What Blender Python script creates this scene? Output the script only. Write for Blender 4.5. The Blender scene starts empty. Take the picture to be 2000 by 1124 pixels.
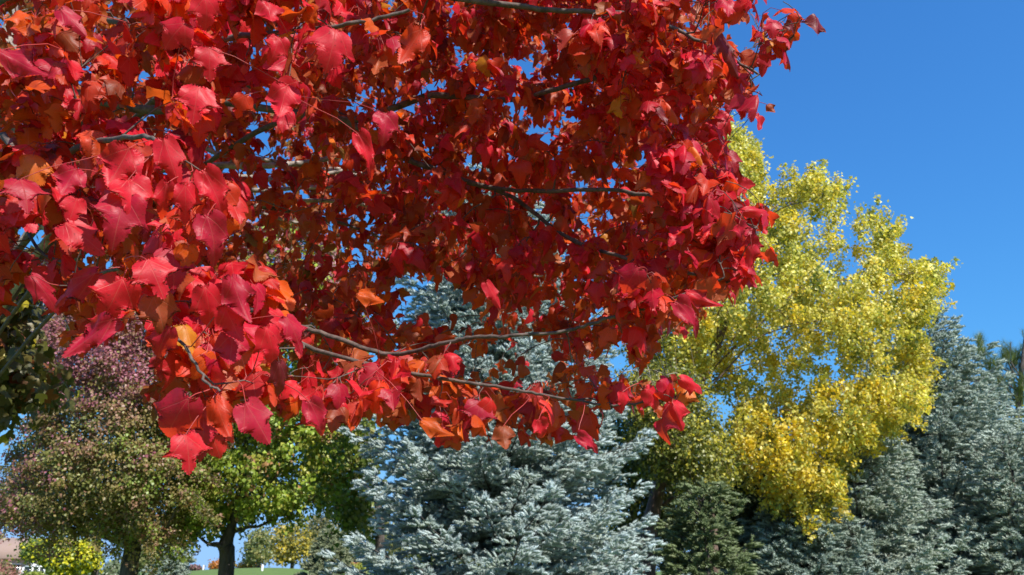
import bpy, math, random
import numpy as np
random.seed(7)
rng = np.random.default_rng(11)
R = math.radians
sc = bpy.context.scene
col = sc.collection

# ---------------------------------------------------------------- camera
FPX = 1570.0                       # focal length in photo pixels (photo 2000 wide)
CAMZ = 1.6
PITCH = R(19.4)
cam_d = bpy.data.cameras.new('camera')
cam = bpy.data.objects.new('camera', cam_d); col.objects.link(cam)
cam.location = (0, 0, CAMZ)
cam.rotation_euler = (R(90) + PITCH, 0, 0)
cam_d.sensor_width = 36.0
cam_d.lens = 36.0 * FPX / 2000.0
cam_d.clip_start = 0.05
cam_d.clip_end = 3000
sc.camera = cam
cam_d.dof.use_dof = True; cam_d.dof.focus_distance = 2.0; cam_d.dof.aperture_fstop = 9.0

# ---------------------------------------------------------------- light
SUN_EL = R(45); SUN_AZ = R(143)     # azimuth clockwise from +Y
sd = np.array([math.sin(SUN_AZ) * math.cos(SUN_EL), math.cos(SUN_AZ) * math.cos(SUN_EL), math.sin(SUN_EL)])
w = bpy.data.worlds.new("World"); sc.world = w; w.use_nodes = True
nt = w.node_tree
bg = nt.nodes['Background']; bg.inputs['Strength'].default_value = 0.15
sky = nt.nodes.new('ShaderNodeTexSky'); sky.sky_type = 'NISHITA'; sky.sun_disc = False
sky.sun_elevation = SUN_EL; sky.sun_rotation = SUN_AZ
sky.altitude = 300; sky.air_density = 1.0; sky.dust_density = 0.0; sky.ozone_density = 8.0
# deep, saturated autumn sky: weight the channels and roll off the bright horizon
sep = nt.nodes.new('ShaderNodeSeparateColor'); cmb = nt.nodes.new('ShaderNodeCombineColor'); nt.links.new(sky.outputs[0], sep.inputs[0])
def wm(op, a, b):
    x = nt.nodes.new('ShaderNodeMath'); x.operation = op
    for i, v in enumerate((a, b)):
        if isinstance(v, (int, float)): x.inputs[i].default_value = v
        else: nt.links.new(v, x.inputs[i])
    return x.outputs[0]
for i, (gain, cap) in enumerate(((.38, 1.5), (.81, 2.65), (1.10, 4.7))):
    v = wm('MULTIPLY', sep.outputs[i], gain)
    den = wm('POWER', wm('ADD', wm('POWER', wm('DIVIDE', v, cap), 3.0), 1.0), 1 / 3.0)
    nt.links.new(wm('DIVIDE', v, den), cmb.inputs[i])
nt.links.new(cmb.outputs[0], bg.inputs[0])
sl = bpy.data.lights.new('sun', 'SUN'); sl.energy = 4.6; sl.angle = R(0.53); sl.color = (1.0, 0.95, 0.87)
so = bpy.data.objects.new('sun', sl); col.objects.link(so)
import mathutils
so.rotation_euler = mathutils.Vector(sd.tolist()).to_track_quat('Z', 'Y').to_euler()
sc.view_settings.view_transform = 'Standard'; sc.view_settings.look = 'None'
sc.view_settings.gamma = 1; sc.view_settings.exposure = 0.68
sc.cycles.max_bounces = 8; sc.cycles.transparent_max_bounces = 8

# ---------------------------------------------------------------- helpers
cp, sp = math.cos(PITCH), math.sin(PITCH)
def ray(px, py):
    a = (np.asarray(px, float) - 1000) / FPX; b = (562 - np.asarray(py, float)) / FPX
    return np.stack([a, cp - b * sp, sp + b * cp], -1)
def atd(px, py, d):                # point at depth d along the optical axis
    return ray(px, py) * np.asarray(d, float)[..., None] + np.array([0, 0, CAMZ])
def atY(px, py, Y):                # point at ground distance Y
    r = ray(px, py)
    return r * (np.asarray(Y, float) / r[..., 1])[..., None] + np.array([0, 0, CAMZ])
def proj(P):
    q = P - np.array([0, 0, CAMZ])
    d = q[:, 1] * cp + q[:, 2] * sp; u = -q[:, 1] * sp + q[:, 2] * cp
    d = np.maximum(d, 1e-3)
    return 1000 + FPX * q[:, 0] / d, 562 - FPX * u / d, d
def unit(v):
    return v / np.maximum(np.linalg.norm(v, axis=-1, keepdims=True), 1e-9)
def poly_in(px, py, poly):
    p = np.asarray(poly, float); inside = np.zeros(len(px), bool)
    x1, y1 = p[:, 0], p[:, 1]; x2, y2 = np.roll(x1, -1), np.roll(y1, -1)
    for a, b, c, d in zip(x1, y1, x2, y2):
        cond = ((b > py) != (d > py))
        xi = (c - a) * (py - b) / ((d - b) if d != b else 1e-9) + a
        inside ^= cond & (px < xi)
    return inside
def poly_dist(px, py, poly):
    p = np.asarray(poly, float); best = np.full(len(px), 1e9)
    for a, b in zip(p, np.roll(p, -1, 0)):
        ab = b - a; t = ((px - a[0]) * ab[0] + (py - a[1]) * ab[1]) / max(ab @ ab, 1e-9)
        t = np.clip(t, 0, 1)
        best = np.minimum(best, np.hypot(px - a[0] - t * ab[0], py - a[1] - t * ab[1]))
    return best

def mesh_obj(name, V, F, mat, parent=None, C=None, UV=None, smooth=False):
    V = np.asarray(V, np.float32); F = np.asarray(F, np.int32)
    me = bpy.data.meshes.new(name)
    k = F.shape[1]
    me.vertices.add(len(V)); me.vertices.foreach_set('co', V.ravel())
    me.loops.add(F.size); me.loops.foreach_set('vertex_index', F.ravel())
    me.polygons.add(len(F)); me.polygons.foreach_set('loop_start', np.arange(len(F), dtype=np.int32) * k)
    if smooth: me.polygons.foreach_set('use_smooth', np.ones(len(F), bool))
    if C is not None:
        at = me.attributes.new('Col', 'FLOAT_COLOR', 'POINT')
        c4 = np.ones((len(V), 4), np.float32); c4[:, :3] = C
        at.data.foreach_set('color', c4.ravel())
    if UV is not None:
        at = me.attributes.new('luv', 'FLOAT_VECTOR', 'POINT')
        at.data.foreach_set('vector', np.asarray(UV, np.float32).ravel())
    me.update(calc_edges=True); me.validate()
    if mat: me.materials.append(mat)
    o = bpy.data.objects.new(name, me); col.objects.link(o)
    if parent: o.parent = parent
    return o
def empty(name, loc, label, cat, group=None):
    o = bpy.data.objects.new(name, None); col.objects.link(o)
    o.location = [float(x) for x in loc]; o.empty_display_size = 0.3
    o['label'] = label; o['category'] = cat
    if group: o['group'] = group
    return o
def rel(root, *objs):                # geometry is written in world metres: keep it there under the root
    for o in objs:
        base = np.array(root.location, np.float32)
        me = o.data; n = len(me.vertices)
        co = np.empty(n * 3, np.float32); me.vertices.foreach_get('co', co)
        co = co.reshape(-1, 3) - base; me.vertices.foreach_set('co', co.ravel()); me.update()

class TB:                            # tubes collected into one mesh
    def __init__(s): s.V = []; s.F = []; s.n = 0
    def tube(s, P, rad, k=6, wob=0.0):
        P = np.asarray(P, float); rad = np.broadcast_to(np.asarray(rad, float), (len(P),))
        T = unit(np.gradient(P, axis=0))
        ref = np.array([0.3, 0.2, 1.0]) if abs(unit(P[-1] - P[0])[2]) < 0.8 else np.array([1.0, 0.3, 0.0])
        U = unit(np.cross(T, ref)); W = np.cross(T, U)
        a = np.arange(k) * 2 * math.pi / k
        r = rad[:, None, None]
        if wob: r = r * (1 + wob * rng.uniform(-1, 1, (len(P), k, 1)))
        ring = P[:, None] + r * (np.cos(a)[None, :, None] * U[:, None] + np.sin(a)[None, :, None] * W[:, None])
        V = ring.reshape(-1, 3)
        i = np.arange(len(P) - 1)[:, None] * k; j = np.arange(k)[None]; j2 = (j + 1) % k
        F = np.stack([i + j, i + j2, i + k + j2, i + k + j], -1).reshape(-1, 4) + s.n
        s.V.append(V); s.F.append(F); s.n += len(V)
    def obj(s, name, mat, parent=None):
        if not s.V: return None
        o = mesh_obj(name, np.concatenate(s.V), np.concatenate(s.F), mat, parent, smooth=True)
        if parent: rel(parent, o)
        return o
def spline(P, n=6):
    P = np.asarray(P, float)
    if len(P) < 3: return np.array([P[0] + (P[-1] - P[0]) * t for t in np.linspace(0, 1, n + 1)])
    Q = np.vstack([2 * P[0] - P[1], P, 2 * P[-1] - P[-2]]); out = []
    for i in range(1, len(Q) - 2):
        p0, p1, p2, p3 = Q[i - 1:i + 3]
        for t in np.linspace(0, 1, n, endpoint=False):
            out.append(0.5 * (2 * p1 + (p2 - p0) * t + (2 * p0 - 5 * p1 + 4 * p2 - p3) * t * t + (3 * p1 - p0 - 3 * p2 + p3) * t ** 3))
    out.append(P[-1]); return np.array(out)

def place(tv, tf, P, A, Nn, S, W=None):
    """copies of template (x side, y axis, z normal) at P; returns V, F"""
    a = unit(A); n = unit(Nn - np.sum(Nn * a, -1, keepdims=True) * a); b = np.cross(a, n)
    S = np.asarray(S, float)[:, None, None]
    sw = S if W is None else S * np.asarray(W, float)[:, None, None]
    V = P[:, None] + sw * tv[None, :, 0:1] * b[:, None] + S * tv[None, :, 1:2] * a[:, None] + S * tv[None, :, 2:3] * n[:, None]
    m = len(P); F = tf[None] + (np.arange(m) * len(tv))[:, None, None]
    return V.reshape(-1, 3), F.reshape(-1, tf.shape[1])

# ---------------------------------------------------------------- materials
class NT:
    def __init__(s, name):
        s.m = bpy.data.materials.new(name); s.m.use_nodes = True
        s.t = s.m.node_tree; s.t.nodes.clear()
        s.out = s.n('ShaderNodeOutputMaterial')
    def n(s, typ, **kw):
        x = s.t.nodes.new(typ)
        for k, v in kw.items(): setattr(x, k, v)
        return x
    def l(s, a, b): s.t.links.new(a, b)
    def math(s, op, a, b=None, c=None, clamp=False):
        x = s.n('ShaderNodeMath', operation=op, use_clamp=clamp)
        for i, v in enumerate((a, b, c)):
            if v is None: continue
            if isinstance(v, (int, float)): x.inputs[i].default_value = v
            else: s.l(v, x.inputs[i])
        return x.outputs[0]
    def mix(s, f, a, b, mode='MIX'):
        x = s.n('ShaderNodeMix', data_type='RGBA', blend_type=mode)
        for i, v in ((0, f), (6, a), (7, b)):
            if isinstance(v, (int, float)): x.inputs[i].default_value = v
            elif isinstance(v, tuple): x.inputs[i].default_value = (*v, 1)
            else: s.l(v, x.inputs[i])
        return x.outputs[2]

def leaf_material(name, rough=0.42, trans=0.35, veins=False, under=(0.42, 0.26, 0.2), under_f=0.5, tgain=(1.25, 0.9, 0.6), spec=0.5, tmix=None):
    m = NT(name)
    c = m.n('ShaderNodeAttribute', attribute_name='Col').outputs['Color']
    top = c
    pb = m.n('ShaderNodeBsdfPrincipled')
    if veins:
        uv = m.n('ShaderNodeAttribute', attribute_name='luv').outputs['Vector']
        sx = m.n('ShaderNodeSeparateXYZ'); m.l(uv, sx.inputs[0])
        x = m.math('ABSOLUTE', sx.outputs[0]); y = sx.outputs[1]
        # blotches of a second colour inside the leaf
        geo = m.n('ShaderNodeNewGeometry')
        noi = m.n('ShaderNodeTexNoise'); noi.inputs['Scale'].default_value = 30; noi.inputs['Detail'].default_value = 4
        m.l(geo.outputs['Position'], noi.inputs['Vector'])
        nf = m.math('MULTIPLY_ADD', noi.outputs[0], 2.6, -1.15, clamp=True)
        dk = m.mix(0.5, c, (0.30, 0.015, 0.02))
        top = m.mix(m.math('MULTIPLY', nf, 0.75), c, dk)
        n3 = m.n('ShaderNodeTexNoise'); n3.inputs['Scale'].default_value = 75; n3.inputs['Detail'].default_value = 5; n3.inputs['Roughness'].default_value = .7
        m.l(geo.outputs['Position'], n3.inputs['Vector'])
        top = m.mix(m.math('MULTIPLY_ADD', n3.outputs[0], 1.5, -.62, clamp=True), top, m.mix(.5, c, (.70, .10, .08)))
        n2 = m.n('ShaderNodeTexNoise'); n2.inputs['Scale'].default_value = 190; n2.inputs['Detail'].default_value = 3
        m.l(geo.outputs['Position'], n2.inputs['Vector'])
        sp1 = m.math('GREATER_THAN', n2.outputs[0], 0.66)
        top = m.mix(m.math('MULTIPLY', sp1, 0.65), top, (0.10, 0.02, 0.015))
        mid = m.math('MULTIPLY_ADD', x, -70, 1.0, clamp=True)
        d1 = m.math('ABSOLUTE', m.math('SUBTRACT', m.math('MULTIPLY', x, 0.72), m.math('MULTIPLY', y, 0.69)))
        lat = m.math('MULTIPLY', m.math('MULTIPLY_ADD', d1, -75, 1.0, clamp=True), m.math('LESS_THAN', y, 0.55))
        fr = m.math('FRACT', m.math('MULTIPLY', m.math('MULTIPLY_ADD', x, -0.75, y), 8.0))
        ss = m.math('MULTIPLY_ADD', m.math('ABSOLUTE', m.math('SUBTRACT', fr, 0.5)), -14, 1.0, clamp=True)
        v = m.math('MAXIMUM', m.math('MAXIMUM', mid, lat), m.math('MULTIPLY', ss, 0.22))
        pale = m.mix(0.45, c, (0.75, 0.35, 0.22))
        top = m.mix(m.math('MULTIPLY', v, 0.55), top, pale)
        bmp = m.n('ShaderNodeBump'); bmp.inputs['Strength'].default_value = 0.3; bmp.inputs['Distance'].default_value = 0.002
        hh = m.math('ADD', m.math('MULTIPLY', v, -1.0), m.math('MULTIPLY', noi.outputs[0], 2.0)); m.l(hh, bmp.inputs['Height'])
        m.l(bmp.outputs[0], pb.inputs['Normal'])
    g = m.n('ShaderNodeNewGeometry')
    und = m.mix(under_f, top, under)
    base = m.mix(g.outputs['Backfacing'], top, und)
    m.l(base, pb.inputs['Base Color']); pb.inputs['Roughness'].default_value = rough
    pb.inputs['Specular IOR Level'].default_value = spec
    tr = m.n('ShaderNodeBsdfTranslucent')
    tc_ = m.mix(1.0, c, tgain, 'MULTIPLY')
    if tmix: tc_ = m.mix(tmix[0], tc_, tmix[1])
    m.l(tc_, tr.inputs['Color'])
    mx = m.n('ShaderNodeMixShader'); mx.inputs[0].default_value = trans
    m.l(pb.outputs[0], mx.inputs[1]); m.l(tr.outputs[0], mx.inputs[2]); m.l(mx.outputs[0], m.out.inputs[0])
    return m.m
def bark_material(name, c1, c2, scale=18, zs=0.25, bump=0.5, rough=0.85):
    m = NT(name); pb = m.n('ShaderNodeBsdfPrincipled')
    tc = m.n('ShaderNodeNewGeometry')
    mp = m.n('ShaderNodeMapping'); mp.inputs['Scale'].default_value = (1, 1, zs); m.l(tc.outputs['Position'], mp.inputs[0])
    no = m.n('ShaderNodeTexNoise'); no.inputs['Scale'].default_value = scale; no.inputs['Detail'].default_value = 6; no.inputs['Roughness'].default_value = 0.65
    m.l(mp.outputs[0], no.inputs[0])
    f = m.math('MULTIPLY_ADD', no.outputs[0], 3.0, -1.0, clamp=True)
    m.l(m.mix(f, c1, c2), pb.inputs['Base Color'])
    b = m.n('ShaderNodeBump'); b.inputs['Strength'].default_value = bump; b.inputs['Distance'].default_value = 0.02
    m.l(no.outputs[0], b.inputs['Height']); m.l(b.outputs[0], pb.inputs['Normal'])
    pb.inputs['Roughness'].default_value = rough; m.l(pb.outputs[0], m.out.inputs[0]); return m.m
def plain(name, c, rough=0.6, noise=0.0, scale=5, metal=0, stretch=(1, 1, 1)):
    m = NT(name); pb = m.n('ShaderNodeBsdfPrincipled'); pb.inputs['Roughness'].default_value = rough; pb.inputs['Metallic'].default_value = metal
    g = m.n('ShaderNodeNewGeometry'); no = m.n('ShaderNodeTexNoise'); no.inputs['Scale'].default_value = scale; no.inputs['Detail'].default_value = 5
    mp = m.n('ShaderNodeMapping'); mp.inputs['Scale'].default_value = stretch
    m.l(g.outputs['Position'], mp.inputs[0]); m.l(mp.outputs[0], no.inputs[0])
    dk = tuple(x * (1 - noise) for x in c); lt = tuple(min(1, x * (1 + noise)) for x in c)
    m.l(m.mix(no.outputs[0], dk, lt), pb.inputs['Base Color']); m.l(pb.outputs[0], m.out.inputs[0]); return m.m

M_MAPLE = leaf_material('maple_leaf', 0.45, 0.48, veins=True, under=(0.46, 0.16, 0.05), under_f=0.72, tgain=(1.3, 1.2, 0.5), spec=0.32, tmix=(.45, (.90, .12, .01)))
M_LEAF = leaf_material('broad_leaf', 0.42, 0.38, under=(0.3, 0.3, 0.2), under_f=0.3, tgain=(1.2, 1.2, 0.5))
M_NEEDLE = leaf_material('needles', 0.5, 0.12, under=(0.3, 0.35, 0.35), under_f=0.0, tgain=(1, 1, 0.7), spec=0.4)
M_BARK = bark_material('maple_bark', (0.12, 0.095, 0.08), (0.52, 0.46, 0.40), 30, 1.0, 0.4)
M_DLIMB = bark_material('young_bark', (0.05, 0.035, 0.03), (0.17, 0.12, 0.10), 40, 1.0, 0.3)
M_TWIG = bark_material('twig_bark', (0.07, 0.045, 0.035), (0.20, 0.14, 0.11), 60, 1.0, 0.2)
M_PET = plain('petiole', (0.42, 0.05, 0.045), 0.45, 0.3, 20)
M_DBARK = bark_material('dark_bark', (0.035, 0.028, 0.024), (0.14, 0.115, 0.10), 14, 0.3, 0.9)
M_BBARK = bark_material('birch_bark', (0.08, 0.05, 0.04), (0.27, 0.175, 0.135), 16, 0.5, 0.6)
M_GRASS = plain('grass', (0.11, 0.17, 0.03), 0.9, 0.35, 3.0)

# ---------------------------------------------------------------- ground
def ground_z(x, y):
    z = 1.72 * np.exp(-(((x + 18.5) / 11) ** 2 + ((y - 62) / 14) ** 2))
    z += 0.55 * np.exp(-(((x + 42) / 22) ** 2 + ((y - 75) / 16) ** 2))
    return z + 0.04 * np.sin(x * 0.7) * np.cos(y * 0.5)
xs = np.concatenate([np.linspace(-1500, -90, 16), np.linspace(-88, 60, 120), np.linspace(65, 1500, 16)])
ys = np.concatenate([np.linspace(-300, -20, 8), np.linspace(-15, 110, 110), np.linspace(115, 2000, 16)])
X, Yg = np.meshgrid(xs, ys); Z = ground_z(X, Yg)
V = np.stack([X, Yg, Z], -1).reshape(-1, 3); nx = len(xs)
i, j = np.meshgrid(np.arange(len(ys) - 1), np.arange(nx - 1), indexing='ij'); b0 = (i * nx + j).ravel()
g_o = mesh_obj('ground', V, np.stack([b0, b0 + 1, b0 + nx + 1, b0 + nx], -1), M_GRASS, smooth=True); g_o['kind'] = 'structure'

# ---------------------------------------------------------------- leaf templates
def maple_leaf(nseg, sinus, fold, curl, wave, seed, lobe=0.55, teeth=0.02, cols=3, droop=0.0):
    r = np.random.default_rng(seed)
    key = np.array([(0.0, 0.0), (0.09, -0.06), (0.22, -0.075), (0.36, -0.01), (0.45, 0.11), (0.475, 0.24), (0.50, 0.34), (lobe, 0.46),
                    (0.43, 0.50), (sinus, 0.58), (sinus - 0.02, 0.68), (0.22, 0.81), (0.095, 0.93), (0.0, 1.02)])
    key[1:-1] += r.uniform(-0.015, 0.015, (len(key) - 2, 2))
    def outline(sgn):
        k = key.copy(); k[1:-1, 0] *= 1 + r.uniform(-0.06, 0.06); k[7, 1] += r.uniform(-0.04, 0.04)
        seg = np.concatenate([[0], np.cumsum(np.hypot(*np.diff(k, axis=0).T))]); t = np.linspace(0, seg[-1], nseg + 1)
        o = np.stack([np.interp(t, seg, k[:, 0]), np.interp(t, seg, k[:, 1])], -1)
        if teeth:
            tz = np.where(np.arange(nseg + 1) % 2 == 0, 1.0, -0.6) * teeth; tz[0] = tz[-1] = 0
            o[:, 0] += tz * 0.8; o[:, 1] += tz * 0.9
        o[0] = (0, 0); o[-1] = (0, 1.02); o[:, 0] = np.maximum(o[:, 0], 0); o[:, 0] *= sgn
        return o
    my = np.linspace(0, 1.02, nseg + 1) ** 1.05
    V = []; F = []; UV = []
    mid = np.stack([np.zeros(nseg + 1), my], -1)
    V2 = [mid]; idx_mid = np.arange(nseg + 1); n = nseg + 1
    cols_idx = {}
    for s in (1, -1):
        o = outline(s); prev = idx_mid
        for c in range(1, cols + 1):
            f = c / cols; V2.append(mid * (1 - f) + o * f); idx = np.arange(n, n + nseg + 1); n += nseg + 1
            for q in range(nseg):
                a, b, c2, d = prev[q], idx[q], idx[q + 1], prev[q + 1]
                F.append((a, b, c2, d) if s == 1 else (d, c2, b, a))
            prev = idx
    P = np.concatenate(V2); x, y = P[:, 0], P[:, 1]
    ax = np.abs(x)
    z = fold * ax - 0.5 * droop * ax ** 2 * 3 + curl * (y - 0.1) ** 2 * 0.9
    z += wave * np.sin(7 * y + 3 * x + r.uniform(0, 6)) * ax * 0.5 + wave * 0.25 * np.sin(11 * x + 5 * y + r.uniform(0, 6)) * ax
    cv = curl * 0.9
    y2 = np.sin(np.clip(y, -.2, 1.1) * abs(cv) * 0.9) / max(abs(cv) * 0.9, 1e-3)
    V = np.stack([x * (1 - 0.25 * abs(fold)), y2, z], -1)
    uv = np.stack([x, y, np.zeros_like(x)], -1)
    return V, np.array(F), uv
def variants(nv, nseg, cols, teeth, seed):
    r = np.random.default_rng(seed); out = []
    for k in range(nv):
        out.append(maple_leaf(nseg, r.uniform(0.18, 0.37), r.uniform(-0.9, 0.6) if k % 3 else r.uniform(-0.35, 0.25), r.uniform(-1.3, 0.3), r.uniform(0.2, 0.8),
                              seed + k, r.uniform(0.48, 0.68), teeth, cols, r.uniform(-0.3, 0.9)))
    return out
T_HI = variants(18, 44, 4, 0.019, 100)
T_MID = variants(12, 14, 2, 0.012, 200)
T_LO = variants(10, 9, 1, 0.0, 300)
class Leaves:
    def __init__(s): s.V = []; s.F = []; s.C = []; s.U = []; s.n = 0
    def add(s, tmpl, P, A, Nn, S, W, C, k=None):
        for t in range(len(tmpl)):
            sel = (rng.integers(0, len(tmpl), len(P)) == t) if k is None else (np.asarray(k) == t)
            s._one(tmpl[t], P[sel], A[sel], Nn[sel], S[sel], W[sel], C[sel]) if k is not None else None
    def _one(s, T, P, A, Nn, S, W, C):
        if not len(P): return
        tv, tf, uv = T
        V, F = place(tv, tf, P, A, Nn, S, W)
        s.V.append(V); s.F.append(F + s.n); s.n += len(V)
        s.C.append(np.repeat(C, len(tv), 0)); s.U.append(np.tile(uv, (len(P), 1)))
    def obj(s, name, mat, parent=None, smooth=True, stalks=None, smat=None):
        if not s.V: return None
        nf = sum(len(f) for f in s.F)
        if stalks is not None and stalks.V:
            for v_, f_ in zip(stalks.V, stalks.F):
                s.V.append(v_); s.F.append(f_ + s.n); s.C.append(np.full((len(v_), 3), .2)); s.U.append(np.zeros((len(v_), 3)))
            s.n += stalks.n
        o = mesh_obj(name, np.concatenate(s.V), np.concatenate(s.F), mat, parent, np.concatenate(s.C), np.concatenate(s.U), smooth)
        if smat is not None:
            o.data.materials.append(smat); mi = np.zeros(len(o.data.polygons), np.int32); mi[nf:] = 1; o.data.polygons.foreach_set('material_index', mi)
        if parent: rel(parent, o)
        return o

# ================================================================ RED MAPLE (foreground)
RED = np.array([0.70, 0.012, 0.035]); CRIM = np.array([0.50, 0.008, 0.045]); ORG = np.array([0.70, 0.11, 0.008])
RORG = np.array([0.68, 0.045, 0.012]); YEL = np.array([0.75, 0.34, 0.02]); MAR = np.array([0.11, 0.012, 0.025]); BRN = np.array([0.32, 0.075, 0.025])
OLI = np.array([0.17, 0.13, 0.02])
PAL = np.stack([RED, CRIM, RORG, ORG, YEL, MAR, BRN, OLI])
CROWN = [(-400, -900), (1500, -900), (1560, -200), (1592, 40), (1570, 90), (1545, 120), (1510, 150), (1515, 215), (1480, 240), (1440, 235), (1425, 255), (1450, 320), (1478, 350),
         (1465, 400), (1515, 405), (1512, 450), (1492, 500), (1490, 555), (1440, 592), (1410, 610), (1395, 655), (1340, 650), (1290, 680), (1255, 725), (1215, 735),
         (1250, 745), (1330, 735), (1395, 745), (1340, 800), (1355, 850), (1300, 835), (1250, 810), (1200, 820), (1190, 885), (1130, 865), (1085, 862), (1000, 875),
         (950, 855), (885, 862), (835, 885), (800, 835), (760, 838), (700, 830), (645, 850), (600, 835), (560, 882), (500, 868), (450, 880), (405, 905), (372, 920), (330, 895),
         (285, 880), (290, 800), (268, 780), (280, 720), (310, 680), (260, 640), (215, 665), (130, 700), (130, 640), (165, 622), (70, 605), (90, 560), (60, 545), (0, 630), (-400, 700)]
# holes: cx, cy, rx, ry, strength
HOLES = [(50, 468, 70, 26, 1), (225, 40, 40, 30, .9), (190, 520, 60, 40, .75), (120, 560, 45, 22, .5), (245, 215, 60, 28, .75), (320, 245, 40, 22, .7), (700, 110, 40, 24, .85), (690, 190, 60, 36, .8),
         (850, 60, 30, 30, .5), (640, 440, 110, 50, .8), (570, 480, 70, 50, .7), (700, 520, 60, 40, .5), (840, 585, 80, 50, .95), (910, 625, 100, 45, .9), (960, 690, 60, 30, .6), (1010, 720, 80, 60, .7),
         (1110, 730, 90, 60, .7), (1090, 610, 70, 22, .6), (1130, 810, 50, 30, .6), (860, 790, 35, 40, .6), (1290, 800, 30, 20, .4), (1340, 30, 40, 50, .8), (1400, 80, 34, 40, .4),
         (1210, 700, 30, 30, .5), (960, 180, 26, 20, .5), (1000, 240, 60, 30, .35), (1200, 250, 40, 30, .3), (800, 230, 60, 30, .6), (610, 380, 50, 30, .6), (470, 330, 60, 40, .4), (560, 300, 60, 30, .45),
         (1380, 340, 40, 30, .35), (1430, 500, 24, 30, .5), (250, 620, 30, 40, .3), (270, 690, 30, 40, .8), (640, 720, 40, 40, .4), (720, 690, 40, 25, .4), (1290, 560, 40, 40, .35), (1310, 480, 40, 40, .3), (1460, 50, 60, 70, .55), (1545, 20, 50, 30, .5), (1530, 170, 50, 50, .6), (1400, 230, 40, 40, .4), (1250, 90, 40, 30, .3), (150, 10, 40, 20, .5), (880, 720, 60, 30, .5), (760, 640, 40, 30, .4)]
HF = 1.0
def keep_prob(px, py):
    n_ = np.sin(px * .041 + 1.3 * np.sin(py * .033)) + np.sin(py * .057 + 2 * np.sin(px * .021))
    qx = px + n_ * 9 + rng.normal(0, 9, np.shape(px)); qy = py + n_ * 7
    p = poly_in(qx, qy, CROWN).astype(float)
    e = poly_dist(px, py, CROWN); p *= np.where((px > 1150) & (e < 75), .35 + .65 * e / 75, 1.0)
    for cx, cy, rx, ry, s in HOLES:
        q = ((px - cx) / rx) ** 2 + ((py - cy) / ry) ** 2
        p *= 1 - s * (max(HF, .66) if cy > 540 and HF < 1 else HF * (.8 if cy > 540 else 1)) * np.clip(1.6 - q, 0, 1)
    return p

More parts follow.
